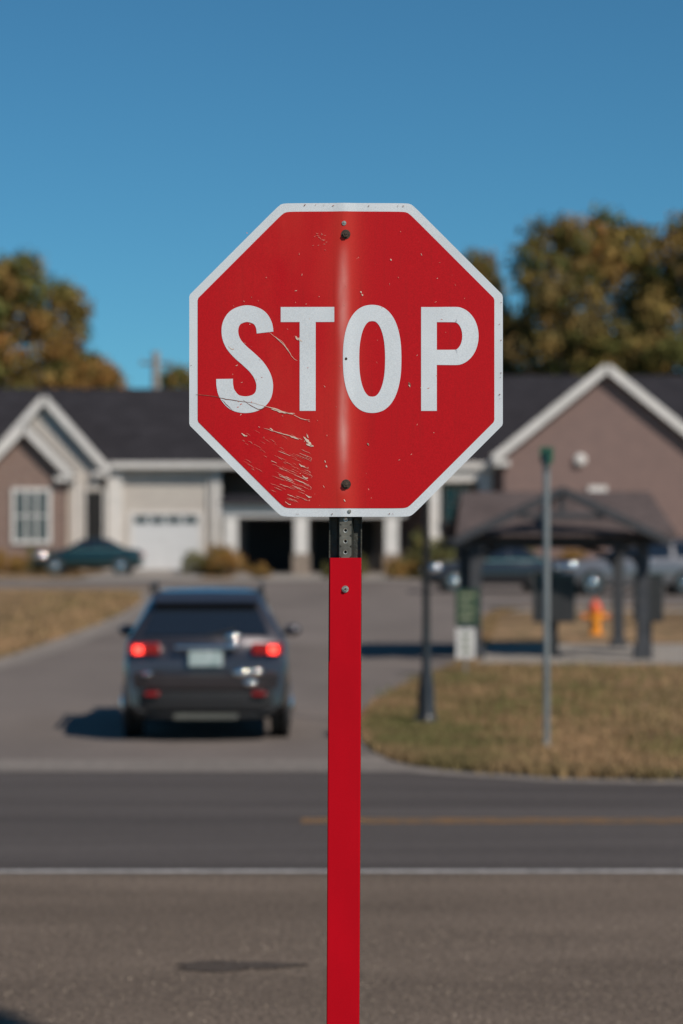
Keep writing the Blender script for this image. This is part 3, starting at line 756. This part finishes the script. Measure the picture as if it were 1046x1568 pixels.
# ------------------------------------------------------------------ houses
def windowbox(b_frame,b_glass,x0,x1,z0,z1,y,nx=2,nz=2,t=.1):
    b_glass.box(x0,x1,y-.02,y+.02,z0,z1,'glassw')
    b_frame.box(x0-t,x0,y-.07,y+.03,z0-t,z1+t,'wtrim'); b_frame.box(x1,x1+t,y-.07,y+.03,z0-t,z1+t,'wtrim')
    b_frame.box(x0,x1,y-.07,y+.03,z1,z1+t,'wtrim'); b_frame.box(x0,x1,y-.09,y+.03,z0-t,z0,'wtrim')
    for i in range(1,nx): x=x0+(x1-x0)*i/nx; b_frame.box(x-.05,x+.05,y-.05,y-.021,z0,z1,'wtrim')
    for i in range(1,nz): z=z0+(z1-z0)*i/nz; b_frame.box(x0,x1,y-.045,y-.023,z-.03,z+.03,'wtrim')
def gable(house,xc,half,y0,y1,ze,za,zg,wall,tag,oh=.45,ft=.32):
    w=MB(); sl=(za-ze)/half
    wz=half-oh*.9
    w.faces([(xc-wz,y0,zg),(xc+wz,y0,zg),(xc+wz,y0,za-sl*wz-.15),(xc,y0,za-.15),(xc-wz,y0,za-sl*wz-.15)],[(0,1,2,3,4)],wall)
    w.faces([(xc-wz,y1,zg),(xc-wz,y0,zg),(xc-wz,y0,za-sl*wz-.15),(xc-wz,y1,za-sl*wz-.15)],[(0,1,2,3)],wall)
    w.faces([(xc+wz,y0,zg),(xc+wz,y1,zg),(xc+wz,y1,za-sl*wz-.15),(xc+wz,y0,za-sl*wz-.15)],[(0,1,2,3)],wall)
    w.obj(tag+'_wall',house)
    r=MB()
    for sd in(-1,1):
        a=[Vector((xc+sd*half,y0-.35,ze)),Vector((xc,y0-.35,za)),Vector((xc,y1,za)),Vector((xc+sd*half,y1,ze))]
        t=Vector((0,0,.12)); f=[(0,1,2,3),(7,6,5,4),(0,4,5,1),(1,5,6,2),(2,6,7,3),(3,7,4,0)]
        r.faces([p for p in a]+[p+t for p in a],f,'roof')
    r.obj(tag+'_roof',house)
    t=MB()
    for sd in(-1,1):
        t.beam((xc+sd*.0,y0-.39,za-.06),(xc+sd*half,y0-.39,ze-.06),.08,ft,'wtrim',up=(0,0,1))
        t.beam((xc+sd*(half-.05),y0-.34,ze-.04),(xc+sd*(half-.05),y1,ze-.04),.14,.2,'wtrim')
        x0,x1=sorted((xc+sd*half,xc+sd*(half-.65)))
        t.box(x0,x1,y0-.36,y0-.003,ze-.32,ze-.1,'wtrim')
    t.obj(tag+'_trim',house)
h1=empty('brick_house')
gz=G(104)-.2
gable(h1,-13.35,1.95,102,108,6.55,8.55,gz,'brick','front_gable')
gable(h1,-12.75,2.75,104,111,6.85,9.95,gz,'cream','rear_gable')
b=MB(); b.box(-9.62,-5.3,105,114,gz,7.0,'cream'); b.box(-16,-9.62,106,114,gz,6.5,'cream'); b.box(-5.3,-2.0,107,114,gz,7.0,'brown'); b.obj('walls',h1)
b=MB()
for (ya,yb2,za,zb2) in [(104.5,111.5,7.02,10.8),(118.5,111.5,7.02,10.8)]:
    a=[Vector((-16.5,ya,za)),Vector((-1.8,ya,za)),Vector((-1.8,yb2,zb2)),Vector((-16.5,yb2,zb2))]; t=Vector((0,0,.14))
    b.faces(a+[p+t for p in a],[(0,1,2,3),(7,6,5,4),(0,4,5,1),(1,5,6,2),(2,6,7,3),(3,7,4,0)],'roof')
b.obj('main_roof',h1)
b=MB(); b.box(-10.0,-1.8,104.36,104.49,6.93,7.18,'wtrim'); b.box(-10.0,-1.85,104.5,104.99,6.9,6.97,'wtrim')
b.box(-10.15,-9.5,104.75,104.99,gz,6.9,'wtrim'); b.box(-5.55,-5.25,104.88,104.995,gz,6.9,'wtrim')
b.cyl((-5.75,104.9,gz),(-5.75,104.9,6.9),.05,.05,'wtrim',8)
b.box(-9.25,-9.07,104.92,104.99,gz,5.05,'wtrim');b.box(-6.18,-6.0,104.92,104.99,gz,5.05,'wtrim');b.box(-9.07,-6.18,104.92,104.99,4.9,5.05,'wtrim')
b.obj('trim',h1)
b=MB()
for i in range(5):
    z0=gz+.2+i*.45
    for j in range(4):
        x0=-9.05+j*.7175; b.box(x0+.02,x0+.70,104.95,104.985,z0+.02,z0+.43,'gdoor')
b.box(-9.07,-6.18,104.97,104.992,gz,4.9,'gdoor')
for j in range(4):
    x0=-9.05+j*.7175; b.box(x0+.06,x0+.64,104.93,104.948,4.53,4.83,'glassw')
b.obj('garage_door',h1)
f=MB();gl=MB()
windowbox(f,gl,-13.75,-12.4,3.75,5.8,101.97,3,2,.16)
f.obj('window_frames',h1); gl.obj('window_glass',h1)
b=MB(); b.box(-11.0,-10.25,103.96,103.995,gz,5.9,'dark'); b.box(-11.12,-11.0,103.93,103.997,gz,6.0,'wtrim'); b.box(-10.25,-10.16,103.93,103.997,gz,6.0,'wtrim'); b.obj('entry_door',h1)
b=MB(); b.cyl((-11.35,103.2,gz),(-11.35,103.2,6.3),.12,.10,'wtrim',12); b.obj('porch_column',h1,smooth=40)
h2=empty('siding_house'); gz2=G(98)-.2
gable(h2,10.62,4.55,97,110,6.95,10.62,gz2,'mauve','front_gable',oh=.5,ft=.34)
b=MB()
for (ya,yb2,za,zb2) in [(99,108,6.72,11.1),(117,108,6.72,11.1)]:
    a=[Vector((-1.2,ya,za)),Vector((19,ya,za)),Vector((19,yb2,zb2)),Vector((-1.2,yb2,zb2))]; t=Vector((0,0,.14))
    b.faces(a+[p+t for p in a],[(0,1,2,3),(7,6,5,4),(0,4,5,1),(1,5,6,2),(2,6,7,3),(3,7,4,0)],'roof')
b.obj('main_roof',h2)
b=MB(); b.box(-.7,18.5,102.0,114,gz2,6.75,'mauve'); b.box(6.4,6.55,97.2,102,gz2,6.6,'mauve')
b.faces([(-.7,102,6.75),(-.7,114,6.75),(-.7,108,10.9)],[(0,1,2)],'cream'); b.obj('walls',h2)
b=MB(); b.box(-1.2,6.3,98.86,98.99,6.6,6.88,'wtrim'); b.box(-1.15,6.3,99.0,101.99,6.55,6.62,'wtrim')
b.box(3.2,6.2,99.05,99.4,6.1,6.52,'wtrim')
for x in(3.75,5.9): b.box(x-.28,x+.28,99.02,99.5,gz2+.9,6.1,'wtrim'); b.box(x-.38,x+.38,98.95,99.6,gz2,gz2+.9,'stone')
b.obj('porch_trim',h2)
f=MB();gl=MB(); windowbox(f,gl,4.35,5.4,4.6,6.0,101.97,2,2,.12); f.obj('window_frames',h2); gl.obj('window_glass',h2)
b=MB(); b.cyl((9.57,96.98,6.87),(9.57,96.86,6.87),.26,.2,'wtrim',16); b.ell((9.57,96.84,6.87),.22,.08,.22,'wtrim'); b.box(9.9,10.65,96.86,96.99,5.55,5.82,'wtrim'); b.obj('wall_vents',h2,smooth=40)
cp=empty('carport'); gc=G(97)-.05
b=MB()
for x in(-4.45,-1.62,2.02):
    b.box(x-.27,x+.27,97.2,97.75,gc+.9,4.6,'wtrim'); b.box(x-.36,x+.36,97.1,97.85,gc,gc+.9,'stone')
b.box(-4.8,2.6,97.15,97.8,4.6,5.10,'wtrim')
b.obj('columns_and_beam',cp)
b=MB(); b.box(-4.7,2.5,101.5,101.7,gc,5.0,'brown'); b.box(-4.0,-2.0,101.42,101.48,gc,4.6,'dark'); b.box(-1.2,1.4,101.42,101.48,gc,4.6,'dark')
b.obj('back_wall',cp)
b=MB()
a=[Vector((-4.9,96.8,5.10)),Vector((2.9,96.8,5.10)),Vector((2.9,102.0,5.5)),Vector((-4.9,102.0,5.5))]; t=Vector((0,0,.14))
b.faces(a+[p+t for p in a],[(0,3,2,1),(4,5,6,7),(0,1,5,4),(1,2,6,5),(2,3,7,6),(3,0,4,7)],'roof'); b.obj('lean_to_roof',cp)
up=empty('utility_pole',(-9.6,125,G(125))); b=MB(); b.cyl((0,0,-.2),(0,0,11.1),.24,.20,'polewood',12); b.beam((-.8,0,10.5),(.8,0,10.5),.12,.12,'bark')
for x in(-.7,.7): b.cyl((x,0,10.55),(x,0,10.75),.05,.04,'galv',8)
b.obj('pole',up)

# ------------------------------------------------------------------ trees
def tree_mesh(name,seed,keys,Ht=18,R=4.6,nb=190,lp=85,ls=.36,zlo=.10):
    rnd=random.Random(seed); b=MB()
    b.cyl((0,0,-.3),(.1,0,Ht*.25),.42,.32,'bark',10,False); b.cyl((.1,0,Ht*.25),(.0,.1,Ht*.62),.32,.14,'bark',10,False); b.cyl((0,.1,Ht*.62),(.1,0,Ht*.85),.14,.04,'bark',8,False)
    blobs=[]
    for i in range(nb):
        a=rnd.uniform(0,6.283);t=rnd.uniform(0,1)**.9
        zz=zlo+(1-zlo)*t
        prof=math.sin(math.pi*min(1,(.20+.76*t)))**.55
        lob=1+.20*math.sin(3*a+seed)+.12*math.sin(5*a+seed*2+4*t)
        r=R*prof*lob*math.sqrt(rnd.uniform(.08,1))
        blobs.append((Vector((r*math.cos(a),r*math.sin(a),Ht*zz-.6)),rnd.uniform(.5,1.3)))
    for p,br in blobs[::8]:
        base=Vector((0,0,max(Ht*.18,p.z-2.5-rnd.uniform(0,2)))); mid=base.lerp(p,.5)+Vector((0,0,-.3))
        b.cyl(base,mid,.11,.07,'bark',6,False); b.cyl(mid,p,.07,.02,'bark',5,False)
    vs={k:[] for k in keys};fs={k:[] for k in keys}
    for p,br in blobs:
        k=rnd.choice(keys)
        for _ in range(int(lp*br*br)+20):
            d=Vector((rnd.gauss(0,1),rnd.gauss(0,1),rnd.gauss(0,1))).normalized()
            q=p+Vector((d.x*1.15,d.y*1.15,d.z*.85))*br*(rnd.uniform(.45,1.15))
            s_=ls*rnd.uniform(.6,1.25)
            u=Vector((rnd.gauss(0,1),rnd.gauss(0,1),rnd.gauss(0,.7))).normalized(); w=u.cross(d+Vector((0,0,.01))).normalized()
            j=len(vs[k]); vs[k]+=[q-u*s_*.5,q+w*s_*.38,q+u*s_*.5,q-w*s_*.38]; fs[k].append((j,j+1,j+2,j+3))
    for k in dict.fromkeys(keys): b.faces(vs[k],fs[k],k)
    me=bpy.data.meshes.new(name); me.from_pydata(b.v,[],b.f)
    for k in b.ms: me.materials.append(M[k])
    me.polygons.foreach_set('material_index',b.m); me.update(); return me
TM={'olive':tree_mesh('tree_olive',3,['f_olive','f_green','f_olive','f_orange']),
    'orange':tree_mesh('tree_orange',5,['f_orange','f_olive']),
    'green':tree_mesh('tree_green',8,['f_green','f_green','f_olive']),
    'brown':tree_mesh('tree_brown',11,['f_brown','f_olive','f_green','f_brown'])}
def tree(kind,x,y,top,r,rot,name='autumn_tree'):
    z=G(y); o=bpy.data.objects.new(name,TM[kind]); COL.objects.link(o)
    o.location=(x,y,z-.1); o.rotation_euler=(0,0,rot); o.scale=(r/4.6,r/4.6,(top-z)/18)
for t in [('green',-22.0,128,20.5,4.5,.3),('olive',-18.2,130,20.0,3.9,1.0),('olive',-15.6,132,18.9,2.7,2.2),('green',-14.8,138,15.5,2.8,.3),('orange',-13.0,131,14.2,2.0,4.0),('orange',-11.9,134,12.4,1.5,4.9),('olive',-11.6,142,13.0,2.0,1.0),
          ('green',-9.2,136,14.4,1.7,5.0),('green',-7.2,139,15.4,2.4,2.0),('green',-3,140,14.5,3.2,1.0),('olive',1.5,141,15,3.2,3.0),
          ('green',5.6,140,17,2.4,.6),('brown',7.9,135,20.8,2.1,2.0),('brown',11.9,131,22.1,3.5,1.1),('olive',15.3,133,22.8,3.8,3.3),('brown',18.9,130,22.2,3.9,5.2),('brown',23.5,132,22.5,4.4,0.4),
          ('brown',13.2,127,16.0,3.2,4.4),('green',17.5,126,15.0,3.2,.4),('green',9.6,138,17.5,3.0,.9),('brown',20.6,127,14.5,3.0,2.4),('orange',-19.5,126,12,3.2,1.4)]: tree(*t)
def belt():
    rnd=random.Random(21); b=MB(); vs=[];fs=[]
    for i in range(420):
        x=rnd.uniform(-95,95); y=rnd.uniform(160,185)
        z=G(y)+rnd.uniform(0,1)*(7.5+2.5*math.sin(x*.21)+1.5*math.sin(x*.57)); br=rnd.uniform(1.6,2.8); p=Vector((x,y,z))
        for _ in range(70):
            d=Vector((rnd.gauss(0,1),rnd.gauss(0,1),rnd.gauss(0,1))).normalized(); q=p+d*br*rnd.uniform(.5,1.1); s_=rnd.uniform(.4,.9)
            u=Vector((rnd.gauss(0,1),rnd.gauss(0,1),rnd.gauss(0,1))).normalized(); w=u.cross(d).normalized()
            j=len(vs); vs+=[q-u*s_*.5,q+w*s_*.4,q+u*s_*.5,q-w*s_*.4]; fs.append((j,j+1,j+2,j+3))
    b.faces(vs,fs,'f_green'); b.obj('distant_trees')
belt()
tree('olive',4.55,2.3,9.3,.58,.7,name='shadow_blocker_tree')  # unseen tree, added only to throw shadow into the near left corner
def shrub_mesh(name,seed,key):
    rnd=random.Random(seed); vs=[];fs=[]; b=MB()
    for i in range(14):
        p=Vector((rnd.uniform(-.7,.7),rnd.uniform(-.4,.4),rnd.uniform(.2,.75))); br=rnd.uniform(.22,.4)
        b.cyl((p.x*.2,p.y*.2,-.1),p,.02,.01,'bark',5,False)
        for _ in range(120):
            d=Vector((rnd.gauss(0,1),rnd.gauss(0,1),rnd.gauss(0,1))).normalized(); q=p+d*br*rnd.uniform(.4,1.15); s_=rnd.uniform(.06,.13)
            u=Vector((rnd.gauss(0,1),rnd.gauss(0,1),rnd.gauss(0,1))).normalized(); w=u.cross(d).normalized()
            j=len(vs); vs+=[q-u*s_*.5,q+w*s_*.35,q+u*s_*.5,q-w*s_*.35]; fs.append((j,j+1,j+2,j+3))
    b.faces(vs,fs,key)
    return b
proto={}
for k,bb in(('o',shrub_mesh('a',1,'shrub_o')),('g',shrub_mesh('b',2,'shrub_g'))):
    me=bpy.data.meshes.new('shrub_'+k); me.from_pydata(bb.v,[],bb.f)
    for q in bb.ms: me.materials.append(M[q])
    me.polygons.foreach_set('material_index',bb.m); proto[k]=me
for (k,x,y,s_) in [('o',-4.6,95.5,1.25),('g',-5.4,97,1.1),('o',-14.2,99,1.0),('g',-12.6,99.5,1.0),('o',-13.4,98.6,.8),('g',.5,94,.8),('g',3.0,94.5,.9),('g',3.6,92.5,1.7),('o',2.2,91.5,.8),('g',-.4,91.8,.6),('o',-3.2,92.0,.6),('g',7.5,95,1.2),('o',9,95.5,1.1),('o',-11.2,100.6,.8),('o',-14.0,82,.5),('o',-12.6,83,.5)]:
    o=bpy.data.objects.new('shrub',proto[k]); COL.objects.link(o); o.location=(x,y,G(y)); o.scale=(s_,s_,s_*1.1); o.rotation_euler=(0,0,x*3)

# ------------------------------------------------------------------ light & sky
EL,AZ=math.radians(41),math.radians(140)   # azimuth clockwise from +Y
d=Vector((math.sin(AZ)*math.cos(EL),math.cos(AZ)*math.cos(EL),math.sin(EL)))
ld=bpy.data.lights.new('sun','SUN'); ld.energy=4.1; ld.angle=math.radians(.5); ld.color=(1,.92,.81)
lo_=bpy.data.objects.new('sun',ld); COL.objects.link(lo_); lo_.rotation_euler=(-d).to_track_quat('-Z','Y').to_euler()
w=bpy.data.worlds.new('World'); S.world=w; w.use_nodes=True; nt=w.node_tree
bg=nt.nodes['Background']; sk=nt.nodes.new('ShaderNodeTexSky'); sk.sky_type='NISHITA'; sk.sun_disc=False
sk.sun_elevation=EL; sk.sun_rotation=AZ; sk.altitude=1500; sk.air_density=1.0; sk.dust_density=.1; sk.ozone_density=2.0
tint=nt.nodes.new('ShaderNodeMix'); tint.data_type='RGBA'; tint.blend_type='MULTIPLY'; tint.inputs[0].default_value=1
tint.inputs[7].default_value=(.36,.80,.93,1)
nt.links.new(sk.outputs[0],tint.inputs[6]); nt.links.new(tint.outputs[2],bg.inputs[0]); bg.inputs[1].default_value=.079

# ------------------------------------------------------------------ camera
cd=bpy.data.cameras.new('camera'); cam=bpy.data.objects.new('camera',cd); COL.objects.link(cam)
cam.location=(0,0,1.75); cam.rotation_euler=(math.radians(90),0,0)
cd.lens=85; cd.sensor_width=36; cd.shift_y=.074; cd.clip_end=5000; cd.clip_start=.1
cd.dof.use_dof=True; cd.dof.focus_distance=5.855; cd.dof.aperture_fstop=2.8; cd.dof.aperture_blades=9
S.camera=cam
S.view_settings.view_transform='Standard'; S.view_settings.look='None'; S.view_settings.exposure=0
